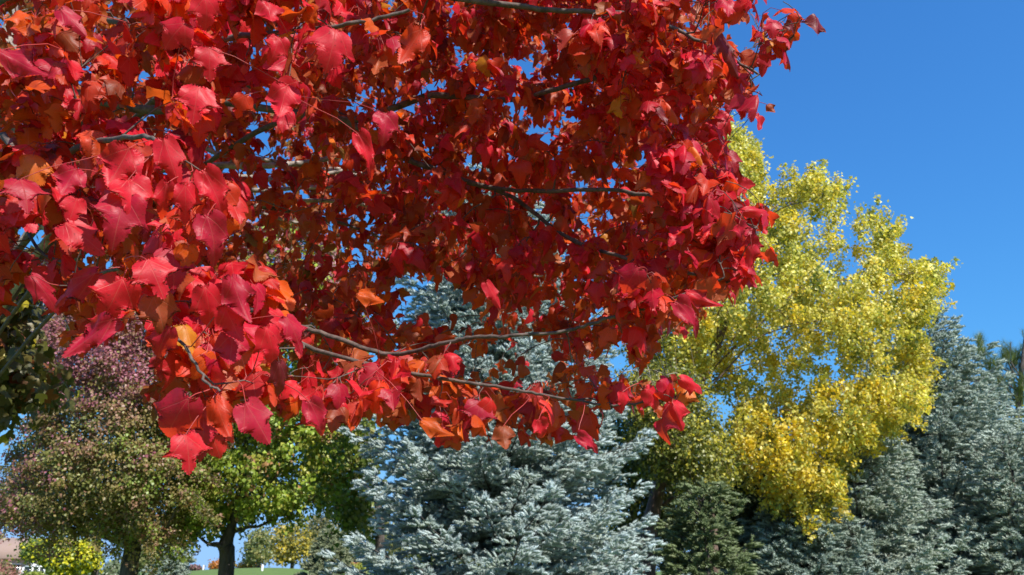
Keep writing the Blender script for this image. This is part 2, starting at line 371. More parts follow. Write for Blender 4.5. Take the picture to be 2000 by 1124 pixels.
TRX, TRY = -3.5, 4.7
maple = empty('red_maple', (TRX, TRY, 0), 'large red maple in autumn crimson, its leafy boughs hanging across the foreground', 'tree')
def P3(*pts): return np.array([atd(a, b, c) for a, b, c in pts])
def tr(z, y=TRY): return np.array([TRX, y, z])
limb_def = [   # (start z on trunk, points (px,py,d), r0, r1)
    (2.5, P3((-30, 285, 3.7), (60, 275, 3.6), (230, 305, 3.6), (400, 322, 3.6), (560, 322, 3.7), (650, 308, 3.8), (740, 285, 3.9), (900, 250, 4.2)), .040, .008),
    (2.1, P3((-40, 430, 4.0), (60, 438, 3.9), (180, 455, 3.9), (330, 420, 3.9), (480, 405, 4.0), (620, 392, 4.0), (760, 410, 4.1), (880, 450, 4.2)), .042, .006),
    (2.9, P3((20, 175, 3.3), (160, 188, 3.2), (290, 215, 3.1), (430, 200, 3.1), (680, 235, 3.0), (840, 188, 2.9), (1000, 196, 2.8), (1180, 150, 2.6), (1380, 150, 2.4), (1500, 120, 2.3), (1550, 70, 2.2)), .038, .003),
    (2.8, P3((300, 200, 3.3), (560, 205, 3.1), (690, 245, 3.0), (770, 300, 2.9), (900, 350, 2.85), (1000, 385, 2.8), (1110, 465, 2.6), (1240, 510, 2.4), (1380, 540, 2.2), (1440, 560, 2.1)), .026, .003),
    (1.95, P3((100, 520, 3.4), (330, 560, 2.9), (520, 615, 2.5), (640, 655, 2.35), (760, 692, 2.3), (860, 672, 2.2), (930, 659, 2.15), (1010, 655, 2.1), (1110, 645, 2.1), (1190, 622, 2.05), (1300, 588, 2.0), (1410, 545, 1.95)), .015, .003),
    (1.9, P3((160, 560, 3.2), (430, 620, 2.6), (640, 690, 2.3), (780, 725, 2.2), (900, 745, 2.15), (1010, 762, 2.1), (1110, 780, 2.05), (1210, 792, 2.0), (1330, 772, 1.95)), .014, .0022),
    (3.4, P3((-40, 60, 3.0), (200, 40, 2.5), (380, 80, 2.1), (470, 70, 2.0), (570, 62, 1.95), (680, 48, 1.9), (800, 20, 1.9)), .020, .004),
    (2.6, P3((-60, 300, 3.0), (60, 320, 2.4), (180, 280, 1.8), (280, 268, 1.55), (330, 290, 1.5)), .022, .003),
    (2.2, P3((-40, 440, 2.8), (90, 500, 2.2), (240, 560, 1.75), (340, 650, 1.5), (400, 740, 1.42), (430, 765, 1.4)), .009, .002),
    (3.8, P3((-50, -120, 3.0), (250, -100, 2.6), (600, -60, 2.3), (850, -10, 2.3), (1080, 20, 2.3), (1240, 30, 2.2), (1390, 90, 2.15), (1480, 145, 2.1)), .026, .003),
    (2.7, P3((500, 260, 3.4), (760, 300, 3.1), (900, 352, 2.9), (1010, 372, 2.7), (1200, 372, 2.4), (1340, 400, 2.2), (1420, 430, 2.1), (1480, 425, 2.0)), .020, .003),
    (2.3, P3((200, 350, 4.3), (400, 350, 4.4), (520, 350, 4.5), (660, 330, 4.6), (800, 360, 4.8), (1000, 330, 5.0), (1200, 300, 5.0)), .030, .006),
    (2.3, P3((100, 400, 4.6), (350, 385, 4.7), (520, 420, 4.8), (700, 470, 4.9), (880, 520, 5.0), (1050, 540, 4.9)), .028, .006),
    (2.4, P3((80, 330, 3.9), (300, 330, 4.0), (470, 345, 4.1), (560, 352, 4.1), (680, 330, 4.2), (780, 300, 4.3), (900, 300, 4.4)), .034, .005),
    (2.2, P3((150, 400, 4.1), (350, 372, 4.2), (500, 372, 4.2), (620, 366, 4.3), (720, 372, 4.4), (860, 400, 4.6), (980, 440, 4.8)), .034, .005),
    (2.15, P3((180, 380, 4.3), (420, 395, 4.1), (560, 412, 4.0), (680, 440, 4.0), (800, 490, 4.1), (900, 560, 4.1)), .026, .004),
    (2.25, P3((220, 310, 4.5), (450, 305, 4.5), (620, 330, 4.5), (760, 355, 4.4), (920, 390, 4.3), (1080, 440, 4.2), (1220, 450, 4.0)), .028, .004),
    (4.2, P3((-100, -500, 3.4), (300, -500, 2.9), (700, -420, 2.6), (1100, -350, 2.6), (1400, -250, 2.5)), .035, .004),
    (4.4, P3((0, -900, 3.6), (500, -900, 3.3), (1000, -800, 3.3), (1400, -600, 3.1)), .035, .004),
]
NL = len(limb_def)
tb = TB(); tb.tube(spline([(TRX - .05, TRY + .05, -0.1), (TRX, TRY, 1.0), (TRX + .05, TRY, 2.4), (TRX, TRY, 4.2), (TRX + .1, TRY, 6.0), (TRX, TRY - .1, 7.6)], 5), np.linspace(.21, .06, 26), 14, .04)
tb.obj('trunk', M_BARK, maple)
wood = [TB() for _ in range(NL)]; twig = [TB() for _ in range(NL)]; pet = [TB() for _ in range(NL)]
nodeP = []; nodeT = []; nodeL = []; nodeR = []
for li, (z0, pts, r0, r1) in enumerate(limb_def):
    pts = np.vstack([tr(z0), pts]); S = spline(pts, 8)
    S[3:-1] += rng.normal(0, 0.0015, (len(S) - 4, 3))
    r0 *= .62; rr = r1 + (r0 - r1) * (1 - np.linspace(0, 1, len(S))) ** 1.1
    wood[li].tube(S, rr, 9, .08)
    T = unit(np.gradient(S, axis=0)); q = max(6, len(S) // 5)
    nodeP.append(S[q:]); nodeT.append(T[q:]); nodeL += [li] * (len(S) - q); nodeR.append(rr[q:])
nodeP = np.concatenate(nodeP); nodeT = np.concatenate(nodeT); nodeL = np.array(nodeL); nodeR = np.concatenate(nodeR)

def bough(P0, T0, P1, sag=0.1, n=5):
    L = np.linalg.norm(P1 - P0); c1 = P0 + unit(T0 + 0.4 * rng.normal(size=3)) * L * 0.35
    c2 = P1 - unit(P1 - P0 + np.array([0, 0, -0.25 * L])) * L * 0.3 + np.array([0, 0, sag * L])
    t = np.linspace(0, 1, n + 1)[:, None]
    return (1 - t) ** 3 * P0 + 3 * (1 - t) ** 2 * t * c1 + 3 * (1 - t) * t * t * c2 + t ** 3 * P1

def sample_tips(n, xr, yr, dr, poly=None):
    out = []
    while len(out) < n:
        px = rng.uniform(*xr, n * 2); py = rng.uniform(*yr, n * 2); d = rng.uniform(*dr, n * 2) if not callable(dr) else dr(px, py, n * 2)
        ok = (keep_prob(px, py + 20) > 0.4)
        if poly is not None: ok &= poly_in(px, py, poly)
        out += list(zip(px[ok], py[ok], d[ok]))
    out = np.array(out[:n]); return atd(out[:, 0], out[:, 1], out[:, 2])
# tips per layer
NEAR_A = [(0, -60), (760, -60), (780, 60), (640, 160), (420, 200), (380, 260), (300, 250), (60, 130), (0, 110)]
NEAR_B = [(140, 260), (370, 240), (450, 330), (470, 430), (500, 540), (560, 640), (640, 760), (580, 800), (480, 820), (380, 850), (300, 830), (300, 700), (260, 600), (110, 560), (110, 420)]
NEAR_C = [(0, 60), (150, 130), (330, 170), (300, 260), (0, 430)]
RIGHT = [(1150, -60), (1340, -60), (1560, 20), (1540, 110), (1500, 200), (1430, 240), (1430, 330), (1500, 410), (1470, 540), (1380, 620), (1240, 640), (1180, 540), (1280, 400), (1250, 250), (1150, 100)]
SPRAY = [(1150, 760), (1240, 735), (1380, 735), (1340, 830), (1200, 800)]
LOWER = [(600, 640), (820, 690), (1000, 690), (1230, 640), (1180, 700), (1190, 840), (1000, 840), (840, 840), (700, 800), (600, 780)]
layers = [  # n tips, xr, yr, dr, poly, tmpl, leaf size, leaves per tip, petioles
    (70, (0, 800), (-60, 240), (1.72, 2.3), NEAR_A, T_HI, (.048, .074), 8, True),
    (60, (60, 660), (240, 860), (1.52, 2.2), NEAR_B, T_HI, (.050, .076), 8, True),
    (40, (0, 330), (60, 430), (1.8, 2.3), NEAR_C, T_HI, (.050, .076), 8, True),
    (30, (-60, 230), (380, 600), (1.8, 2.4), None, T_HI, (.05, .075), 7, True),
    (190, (1130, 1570), (-80, 640), (1.95, 2.6), RIGHT, T_HI, (.04, .07), 8, True),
    (26, (1380, 1520), (330, 600), (1.9, 2.05), [(1400, 340), (1470, 360), (1515, 405), (1495, 500), (1480, 560), (1400, 600), (1380, 450)], T_HI, (.045, .07), 6, True),
    (16, (1480, 1580), (0, 120), (2.0, 2.15), None, T_HI, (.04, .06), 5, True),
    (16, (1150, 1390), (730, 840), (1.9, 2.05), SPRAY, T_HI, (.055, .075), 6, True),
    (78, (600, 1240), (620, 850), (2.0, 2.9), LOWER, T_HI, (.048, .078), 6, True),
    (380, (600, 1420), (-120, 700), (2.5, 3.4), None, T_MID, (.045, .072), 9, True),
    (720, (0, 1420), (-120, 800), (3.0, 4.6), None, T_MID, (.048, .075), 9, False),
    (1500, (-100, 1440), (-120, 760), (4.4, 6.6), None, T_LO, (.05, .078), 10, False),
    # unseen boughs above the frame: upper crown, thickened to shade the middle
    (380, (-200, 1500), (-560, -120), (2.0, 3.6), None, T_LO, (.065, .09), 9, False),
    (340, (-300, 1500), (-890, -500), (2.4, 4.5), None, T_LO, (.07, .1), 10, False),
]
# leaves one can single out in the photograph: base, tip, width (px), depth, colour
H = [(252, 290, 212, 366, 92, 1.46, RED), (320, 272, 350, 362, 64, 1.47, RED), (250, 352, 268, 402, 92, 1.45, RED), (243, 386, 224, 452, 104, 1.43, CRIM), (398, 334, 448, 422, 66, 1.47, RED),
     (404, 422, 438, 516, 80, 1.42, CRIM), (362, 362, 364, 440, 56, 1.45, RED), (326, 358, 312, 434, 46, 1.45, RED), (128, 436, 205, 492, 78, 1.48, RED), (288, 508, 322, 574, 88, 1.42, RED),
     (452, 541, 482, 636, 64, 1.41, CRIM), (480, 788, 530, 866, 82, 1.38, CRIM), (368, 778, 300, 882, 92, 1.39, CRIM), (362, 850, 376, 918, 80, 1.38, RED), (219, 624, 134, 697, 62, 1.42, CRIM),
     (240, 545, 205, 622, 98, 1.45, RED), (186, 534, 80, 602, 52, 1.5, CRIM), (408, 94, 412, 156, 68, 1.62, RED), (388, 170, 376, 232, 80, 1.6, RED), (560, 168, 545, 236, 76, 1.62, RED),
     (478, 187, 462, 232, 48, 1.66, RORG), (545, 74, 535, 116, 56, 1.66, RED), (2, 98, 98, 166, 58, 1.55, CRIM), (118, 18, 168, 66, 46, 1.6, CRIM), (362, 46, 318, 82, 66, 1.62, RED),
     (524, 6, 530, 54, 60, 1.66, RED), (400, -6, 412, 52, 62, 1.62, RED), (822, 58, 780, 130, 66, 1.7, RORG), (655, 58, 650, 112, 86, 1.62, RED), (752, 222, 756, 272, 62, 1.6, CRIM),
     (700, 262, 742, 342, 46, 1.7, RED), (1246, 524, 1212, 572, 60, 1.9, CRIM), (1428, 448, 1402, 500, 44, 1.95, RED), (1322, 590, 1390, 652, 56, 1.88, CRIM), (1438, 512, 1487, 556, 32, 1.93, RED),
     (1342, 572, 1407, 604, 34, 1.9, RED), (1216, 766, 1222, 810, 34, 1.9, RED), (1128, 850, 1182, 884, 34, 1.95, CRIM), (1052, 820, 1068, 860, 42, 1.95, RED), (982, 834, 986, 876, 50, 1.95, BRN),
     (825, 822, 884, 858, 40, 1.95, ORG), (604, 784, 642, 852, 54, 1.45, CRIM), (545, 708, 556, 782, 36, 1.44, MAR), (455, 655, 448, 712, 74, 1.45, CRIM), (950, 552, 980, 602, 34, 2.0, RED),
     (702, 572, 750, 596, 40, 2.1, ORG), (1262, 760, 1300, 800, 40, 1.9, RED), (1330, 740, 1390, 762, 30, 1.9, RED), (1290, 742, 1330, 775, 40, 1.92, CRIM), (1455, 412, 1518, 408, 26, 1.92, RED),
     (300, 580, 330, 650, 82, 1.44, BRN), (400, 560, 420, 645, 60, 1.44, RED), (440, 600, 470, 672, 70, 1.42, RED), (330, 640, 296, 712, 60, 1.45, CRIM), (520, 640, 548, 712, 56, 1.46, RED),
     (60, 540, 120, 600, 40, 1.6, CRIM), (40, 350, 60, 402, 80, 1.6, CRIM), (148, 330, 120, 380, 66, 1.6, CRIM), (150, 388, 135, 432, 54, 1.5, RED), (420, 780, 450, 868, 56, 1.41, RORG),
     (560, 620, 600, 690, 52, 1.6, CRIM), (1395, 60, 1450, 150, 50, 2.0, MAR), (1535, 45, 1560, 62, 24, 2.1, MAR), (1495, 105, 1490, 150, 34, 2.1, CRIM), (1500, 205, 1512, 222, 22, 2.15, BRN)]
H = [h for h in H]
H_ray = atd(np.array([(h[0] + h[2]) / 2 for h in H]), np.array([(h[1] + h[3]) / 2 for h in H]), np.array([h[5] for h in H]))
H_ray = H_ray[[q for q, h in enumerate(H) if h[6] is not MAR and h[6] is not BRN and not (h[5] < 1.5 and h[1] > 620 and h[6] is CRIM and q != 11)]]
def sun_clear(ctr, rad=.085):
    """True where a leaf would shade one of the sunlit outermost leaves"""
    v = ctr[:, None] - H_ray[None]; t = v @ sd; dist = np.linalg.norm(v - t[..., None] * sd, axis=-1)
    return ((t > .05) & (dist < rad)).any(1)
leafset = [Leaves() for _ in range(NL)]
TRUNK = np.array([TRX, TRY, 3.0])
def pick_col(n, P, kind):
    px, py, d = proj(P)
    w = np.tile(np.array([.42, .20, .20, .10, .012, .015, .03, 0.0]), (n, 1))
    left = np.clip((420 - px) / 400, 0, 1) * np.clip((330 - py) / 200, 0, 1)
    w[:, 3] += .45 * left; w[:, 2] += .25 * left; w[:, 6] += .25 * left; w[:, 0] *= 1 - .4 * left; w[:, 4] += .03 * left  # upper left more orange and brown: its shade is put into the palette
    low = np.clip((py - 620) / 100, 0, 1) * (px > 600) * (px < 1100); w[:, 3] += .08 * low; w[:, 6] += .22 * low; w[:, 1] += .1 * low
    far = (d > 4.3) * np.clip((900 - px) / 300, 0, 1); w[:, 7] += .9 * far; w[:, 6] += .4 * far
    mid = (d > 2.6) * 1.0; w[:, 6] += .35 * mid; w[:, 2] += .25 * mid; w[:, 3] += .16 * mid; w[:, 5] += .05 * mid; w[:, 7] += .06 * mid  # deeper leaves get brown underside tones, with inner shade mixed into the palette
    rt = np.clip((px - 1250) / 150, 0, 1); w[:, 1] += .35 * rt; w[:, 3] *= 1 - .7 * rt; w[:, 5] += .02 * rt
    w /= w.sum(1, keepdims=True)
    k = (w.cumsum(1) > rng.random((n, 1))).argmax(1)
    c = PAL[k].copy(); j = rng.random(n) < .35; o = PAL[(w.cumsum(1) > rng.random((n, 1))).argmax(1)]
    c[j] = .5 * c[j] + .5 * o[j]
    c = c * np.where(d > 2.5, .95, 1.0)[:, None]  # deeper leaves darkened a little in colour as crown shade
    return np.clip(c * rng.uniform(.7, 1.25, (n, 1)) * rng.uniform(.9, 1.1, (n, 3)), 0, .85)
DOWN = np.array([0, 0, -1.0])
for (n, xr, yr, dr, poly, tm, ls, lpt, haspet) in layers:
    HF = 1.0 if tm is T_HI else (.35 if tm is T_MID else .2)
    tips = sample_tips(n, xr, yr, dr, poly)
    order = np.argsort([np.min(np.sum((nodeP - t) ** 2, 1)) for t in tips])
    for t in tips[order]:
        dd = np.sqrt(np.sum((nodeP - t) ** 2, 1)) + 0.25 * np.linalg.norm(nodeP - TRUNK, axis=1) * 0.3
        dd += (nodeR < .0012) * 0.15
        i0 = int(np.argmin(dd)); li = int(nodeL[i0]); L = np.linalg.norm(nodeP[i0] - t)
        B = bough(nodeP[i0], nodeT[i0], t, 0.10, 6 if L > .3 else 4)
        r0 = min(nodeR[i0] * .85, (.0018 if tm is T_HI else .003) + .008 * min(L, 1.2)); rr = np.linspace(r0, .0011 if tm is T_HI else .0018, len(B))
        wood[li].tube(B, rr, 5 if r0 < .004 else 6)
        TT = unit(np.gradient(B, axis=0))
        nodeP = np.vstack([nodeP, B[1:]]); nodeT = np.vstack([nodeT, TT[1:]]); nodeL = np.append(nodeL, [li] * (len(B) - 1)); nodeR = np.append(nodeR, rr[1:])
        # leaves on this twig
        k = lpt + rng.integers(-1, 3)
        at = np.where(rng.random(k) < .6, 1.0, rng.uniform(.35, 1, k)); pos = np.stack([np.interp(at * (len(B) - 1), np.arange(len(B)), B[:, c]) for c in range(3)], -1)
        outw = unit((t - TRUNK) * np.array([1, 1, .3]))
        dirr = unit(TT[-1] * .7 + outw * .4 + rng.normal(0, .8, (k, 3)) + np.array([0, 0, .2]))
        pl = rng.uniform(.03, .065, k)
        e = pos + dirr * pl[:, None] * .8 + DOWN * pl[:, None] * .35
        S = rng.uniform(*ls, k)
        hz = unit((dirr + outw * .25 + rng.normal(0, .35, (k, 3))) * np.array([1, 1, .1]))
        A = unit(DOWN * rng.uniform(.5, 1.6, (k, 1)) + hz * rng.uniform(.05, 1.0, (k, 1)) + rng.normal(0, .33, (k, 3)))
        Nn = hz * .9 + sd * (.3 if tm is T_HI else .05) + np.array([0, 0, .35]) + rng.normal(0, .6, (k, 3))
        ctr = e + A * S[:, None] * .45
        px, py, d = proj(ctr)
        bx, by, _ = proj(e + A * S[:, None] * .95)
        ok = (rng.random(k) < keep_prob(px, py)) & ((rng.random(k) < keep_prob(bx, by) + .12)) & (d > (1.5 if tm is T_HI else 1.25)) & (ctr[:, 2] > 1.7) & (~sun_clear(ctr) | (rng.random(k) < .12))
        if not ok.any(): continue
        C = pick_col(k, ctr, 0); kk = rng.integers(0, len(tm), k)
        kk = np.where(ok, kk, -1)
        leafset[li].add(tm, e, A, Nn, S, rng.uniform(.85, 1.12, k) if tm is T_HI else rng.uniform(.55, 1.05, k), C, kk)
        if haspet:
            for q in np.nonzero(ok)[0]:
                m_ = (pos[q] + e[q]) / 2 + np.array([0, 0, .012])
                pet[li].tube(np.array([pos[q], m_, e[q], e[q] + A[q] * S[q] * .12]), [.0010, .0008, .0008, .0005], 3)

hp = np.array([h[:6] for h in H]); hb = atd(hp[:, 0], hp[:, 1], hp[:, 5]); ht = atd(hp[:, 2], hp[:, 3], hp[:, 5])
lv = ht - hb; ln = np.linalg.norm(lv, axis=1); want = np.maximum(ln, hp[:, 4] / FPX * hp[:, 5] * .95)
toc = unit(np.array([0, 0, CAMZ]) - hb)
A = lv + toc * (np.sqrt(np.maximum(want ** 2 - ln ** 2, 0)) * .8)[:, None]
Nn = toc * .8 + sd * .55 + rng.normal(0, .12, (len(H), 3))
Wd = hp[:, 4] / FPX * hp[:, 5] / want / 1.12
HC = np.stack([h[6] for h in H]) * rng.uniform(.9, 1.15, (len(H), 1))
flat = [0, 3, 6, 9, 12]
for q in range(len(H)):
    dd = np.sum((nodeP - (hb[q] + np.array([0, .06, .03]))) ** 2, 1); dd[nodeR > .006] += .05
    i0 = int(np.argmin(dd)); li = int(nodeL[i0]); kk = [flat[int(rng.integers(0, 5))]]
    leafset[li].add(T_HI, hb[q:q + 1], A[q:q + 1], Nn[q:q + 1], want[q:q + 1], Wd[q:q + 1], HC[q:q + 1], kk)
    B = bough(nodeP[i0], nodeT[i0], hb[q], 0.05, 4)
    pet[li].tube(B, np.linspace(.0013, .0008, len(B)), 4)
for li in range(NL):
    b = wood[li].obj('branch', M_BARK if li in (0, 1, 11, 12, 13, 14, 16) else M_DLIMB, maple)
    f_ = leafset[li].obj('foliage', M_MAPLE, maple, stalks=pet[li], smat=M_PET)
    for x_ in (f_,):
        if x_: x_.parent = b

# ================================================================ generic broadleaf tree from its outline
def leaf4(fold=0.25, w=.42):
    V = np.array([(0, 0, 0), (0, .5, 0), (0, 1, -.08), (w, .42, fold * w), (-w, .42, fold * w), (w * .5, .12, fold * w * .5), (-w * .5, .12, fold * w * .5), (w * .6, .75, fold * w * .5), (-w * .6, .75, fold * w * .5)])
    F = np.array([(0, 5, 3), (0, 3, 1), (1, 3, 7), (1, 7, 2), (0, 4, 6), (0, 1, 4), (1, 8, 4), (1, 2, 8)])
    return V, F, np.stack([V[:, 0], V[:, 1], 0 * V[:, 0]], -1)
def leaf2(fold, w):
    V = np.array([(0, 0, 0), (w, .42, fold * w), (0, 1, -.08), (-w, .42, fold * w), (0, .5, 0)]); F = np.array([(4, 0, 1), (4, 1, 2), (4, 2, 3), (4, 3, 0)])
    return V, F, V * np.array([1, 1, 0])
L4 = [leaf2(.2, .46), leaf2(-.4, .4), leaf2(.6, .48)]
def lobed():
    V = np.array([(0, 0, 0), (.2, -.03, .03), (.48, .12, .06), (.55, .5, -.05), (.24, .5, .03), (.22, .75, 0), (0, 1, -.12), (-.22, .75, 0), (-.24, .5, .03), (-.55, .5, -.05), (-.48, .12, .06), (-.2, -.03, .03), (0, .4, 0)])
    F = np.array([(12, i, i + 1) for i in range(0, 11)] + [(12, 11, 0)]); return V, F, V * np.array([1, 1, 0])
LB = [lobed()]
def noise3(P, s, seed=0):
    r = np.random.default_rng(seed); out = np.zeros(len(P))
    for k in range(6):
        v = r.normal(size=3) * s; out += np.sin(P @ v + r.uniform(0, 6.28))
    return out / 6
def tree(name, label, cat, base, Y, poly, thick, nclump, per, lsize, colf, mat, bark, trunk, wisp=0.0, wl=.35, csig=.2, tmpl=L4, group=None, gap=0.0, nlimb=14, drip=0.0, sides=None, limbr=.35, up=.5, seed=1, dead=0, holes=()):
    """base: trunk foot px; trunk: [(px,py)...] with radii; crown fills the volume behind the outline"""
    g = np.random.default_rng(seed)
    bx = (base - 1000) / FPX * Y / cp * cp
    foot = np.array([atY(base, 1114, Y)[0], Y, 0.0]); foot[2] = float(ground_z(foot[0], foot[1])) - .05
    root = empty(name, foot, label, cat, group)
    mpp = Y / FPX / cp                                  # metres per px roughly
    P = []; tot = 0
    x0, y0 = np.min(poly, 0); x1, y1 = np.max(poly, 0)
    while tot < nclump:
        px = g.uniform(x0, x1, 4000); py = g.uniform(y0, y1, 4000)
        ok = poly_in(px, py, poly); e = poly_dist(px, py, poly) * mpp; ok &= e > csig * .45
        for hx, hy, rx, ry, s in holes: ok &= g.random(4000) > s * ((((px - hx) / rx) ** 2 + ((py - hy) / ry) ** 2) < 1)
        ee = np.minimum(e, thick); half = np.sqrt(np.maximum(thick ** 2 - (thick - ee) ** 2, 0))
        sgn = g.choice([-1, 1], 4000); dz = half * sgn * (1 - g.random(4000) ** 1.8 * 1.0)
        Q = atY(px, py, Y + dz)
        if gap: ok &= noise3(Q, 2.2 / max(thick, .5), seed) > gap
        P.append(Q[ok]); tot += ok.sum()
    P = np.concatenate(P)[:nclump]
    # wood
    tw = TB(); lb = TB()
    TP = [foot] + [atY(a, b, Y) for a, b, r in trunk]; TR = [trunk[0][2] * 1.15] + [r for a, b, r in trunk]
    S = spline(TP, 5); rr = np.interp(np.linspace(0, 1, len(S)), np.linspace(0, 1, len(TR)), TR); tw.tube(S, rr, 12, .05)
    n0 = len(S) // 3; NP = S[n0:].copy(); NR = rr[n0:].copy()
    far = [int(g.integers(len(P)))]; dist = np.linalg.norm(P - P[far[0]], axis=1)
    for _ in range(nlimb - 1): k = int(dist.argmax()); far.append(k); dist = np.minimum(dist, np.linalg.norm(P - P[k], axis=1))
    for k in far:
        t = P[k]; hd = np.linalg.norm((NP - t)[:, :2], axis=1); cost = np.abs((t[2] - NP[:, 2]) - .45 * hd) + (NR < TR[-1] * .8) * .5
        i0 = int(cost[:max(2, len(S) - n0)].argmin()); a = NP[i0]; L = np.linalg.norm(t - a)
        mid = a * .5 + t * .5 + np.array([0, 0, -.06 * L if drip == 0 else .12 * L]) + g.normal(0, .05 * L, 3)
        B = spline([a, mid + (a - mid) * .45 + np.array([0, 0, .02 * L]), mid, t], 4); 
        bxp, byp, _ = proj(B[3:])
        if poly_in(bxp, byp, poly).mean() < .8 and nlimb > 16: continue
        r0 = max(.02, NR[i0] * limbr); r_ = np.linspace(r0, .008, len(B)); lb.tube(B, r_, 7, .05)
        NP = np.vstack([NP, B[2:]]); NR = np.append(NR, r_[2:])
    start = len(S) - n0; s1 = TB()
    rest = g.permutation(len(P))[:min(len(P), 420)]
    for k in rest:
        t = P[k]; d = np.linalg.norm(NP - t, axis=1); i0 = start + int(d[start:].argmin()); a = NP[i0]; L = d[i0]
        if L < .05 or L > 3: continue
        B = spline([a, a * .55 + t * .45 + g.normal(0, .08 * L, 3), t], 3); s1.tube(B, np.linspace(min(NR[i0] * .6, .018), .005, len(B)), 4)
        NP = np.vstack([NP, B[3:]]); NR = np.append(NR, [.007] * (len(B) - 3))
    if wisp:
        e = poly_dist(*proj(P)[:2], poly) * mpp; cand = np.nonzero(e < csig * 3.5)[0]; cand = g.permutation(cand)[:int(wisp * len(P))]
        cen0 = P.mean(0); W_ = []
        for k in cand:
            dr_ = unit((P[k] - cen0) * np.array([1, .6, 1]) / 1.0 + g.normal(0, .35, 3) + np.array([0, 0, .35 if drip < .2 else -.3])); L = wl * g.uniform(.4, 1.3)
            e_ = P[k] + dr_ * L; s1.tube(np.array([P[k], (P[k] + e_) / 2 + g.normal(0, .02, 3), e_]), [.006, .005, .003], 3)
            for q in range(3): W_.append(P[k] + dr_ * L * (q + 1) / 3.2)
        nW = len(W_); PW = np.array(W_)
    for _ in range(dead):
        a = P[int(g.integers(len(P)))]; b = a + g.normal(0, .3, 3); s1.tube(spline([a, (a + b) / 2 + g.normal(0, .05, 3), b], 3), .004, 3)
    for o_ in (lb, s1):
        for v_, f_ in zip(o_.V, o_.F): tw.V.append(v_); tw.F.append(f_ + tw.n)
        tw.n += o_.n
    tr_ = tw.obj('trunk', bark, root)
    # leaves
    m = len(P) * per; ci = np.repeat(np.arange(len(P)), per)
    off = g.normal(0, 1, (m, 3)) * csig * g.uniform(.6, 1.25, (len(P), 1))[ci] * np.array([1, 1, .7])
    if drip: off[:, 2] -= np.abs(g.normal(0, drip, m)); off[:, :2] *= .7
    Q = P[ci] + off
    px, py, d = proj(Q); ok = poly_in(px, py, poly) | (g.random(m) < .5) ; Q = Q[ok]; ci = ci[ok]; m = len(Q); px = px[ok]; py = py[ok]
    if wisp:
        pw = max(5, per // 4); q2 = np.repeat(PW, pw, 0) + g.normal(0, csig * .38, (nW * pw, 3)); Q = np.concatenate([Q, q2]); ci = np.concatenate([ci, np.repeat(np.arange(nW) % len(P), pw)]); m = len(Q); px, py, d = proj(Q)
    cen = P.mean(0); ow = unit((Q - P[ci]) / csig * .75 + unit(Q - cen) * .8 + np.array([0, 0, up]) + g.normal(0, .55, (m, 3)))
    A = unit(g.normal(0, .8, (m, 3)) + np.array([0, 0, -.55]) + unit(Q - cen) * .3)
    C = colf(px, py, Q, g, ci, m)
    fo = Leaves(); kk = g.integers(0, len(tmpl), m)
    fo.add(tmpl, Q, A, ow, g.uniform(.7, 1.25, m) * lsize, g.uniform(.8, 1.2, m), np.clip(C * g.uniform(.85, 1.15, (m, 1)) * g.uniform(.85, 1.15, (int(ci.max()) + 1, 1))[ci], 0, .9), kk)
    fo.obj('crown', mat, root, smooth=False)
    return root
def blend(*cs):
    """palette with per-clump and per-leaf choice; cs = (weight fn or number, colour)"""
    def f(px, py, Q, g, ci, m):
        W = np.stack([np.broadcast_to(w(px, py) if callable(w) else w, (m,)) for w, c in cs], -1).astype(float) + 1e-6
        W /= W.sum(1, keepdims=True); cu = W.cumsum(1)
        r = np.where(g.random(m) < .62, g.random(int(ci.max()) + 1)[ci], g.random(m))
        r = (r - .0) ; k = (cu > r[:, None]).argmax(1)
        return np.stack([c for w, c in cs])[k].astype(float)
    return f
def sm(x, a, b): return np.clip((x - a) / (b - a), 0, 1)
c_ = lambda *a: np.array(a, float)

# trees A (purple to olive), B (green with purple top)
polyA = [(5, 1010), (0, 950), (35, 920), (25, 885), (65, 840), (60, 790), (90, 740), (65, 690), (90, 630), (140, 600), (200, 560), (280, 520), (340, 540), (380, 640), (400, 760), (395, 900), (385, 1000), (345, 1045), (280, 1060), (200, 1040), (110, 1038), (60, 1028), (22, 1022)]
colA = blend((lambda x, y: 3.0 * sm(y, 800, 690) + .5 * sm(x, 120, 30) + .03, c_(.37, .13, .17)), (lambda x, y: .3 + .6 * sm(y, 900, 720), c_(.34, .19, .12)), (lambda x, y: .8 - .6 * sm(y, 820, 680), c_(.30, .23, .08)),
             (lambda x, y: .15 + .45 * sm(y, 700, 900), c_(.25, .25, .07)), (lambda x, y: .9 * sm(x, 160, 380) * sm(y, 700, 900), c_(.24, .32, .05)))
tree('ornamental_pear', 'broad round tree turning from olive to purple at its left, beside the white vehicle', 'tree', 252, 13.0, polyA, 1.7, 1150, 105, .046, colA, M_LEAF, M_DBARK,
     [(254, 1100, .13), (262, 1060, .11), (280, 980, .08), (285, 850, .05), (290, 700, .03)], csig=.115, seed=3, gap=-.5, wisp=.3, wl=.5)
polyB = [(345, 990), (355, 900), (375, 780), (390, 650), (430, 520), (500, 440), (580, 425), (650, 480), (690, 560), (715, 700), (705, 800), (690, 880), (660, 960), (600, 1000), (560, 1015), (535, 1035), (500, 1010), (470, 1030), (430, 1040), (400, 1015), (372, 1060), (350, 1030)]
colB = blend((lambda x, y: 2.6 * sm(y, 660, 560), c_(.46, .20, .24)), (lambda x, y: .12 + .0 * x, c_(.40, .22, .10)), (.65, c_(.32, .42, .055)), (.4, c_(.46, .46, .08)), (.2, c_(.14, .20, .035)))
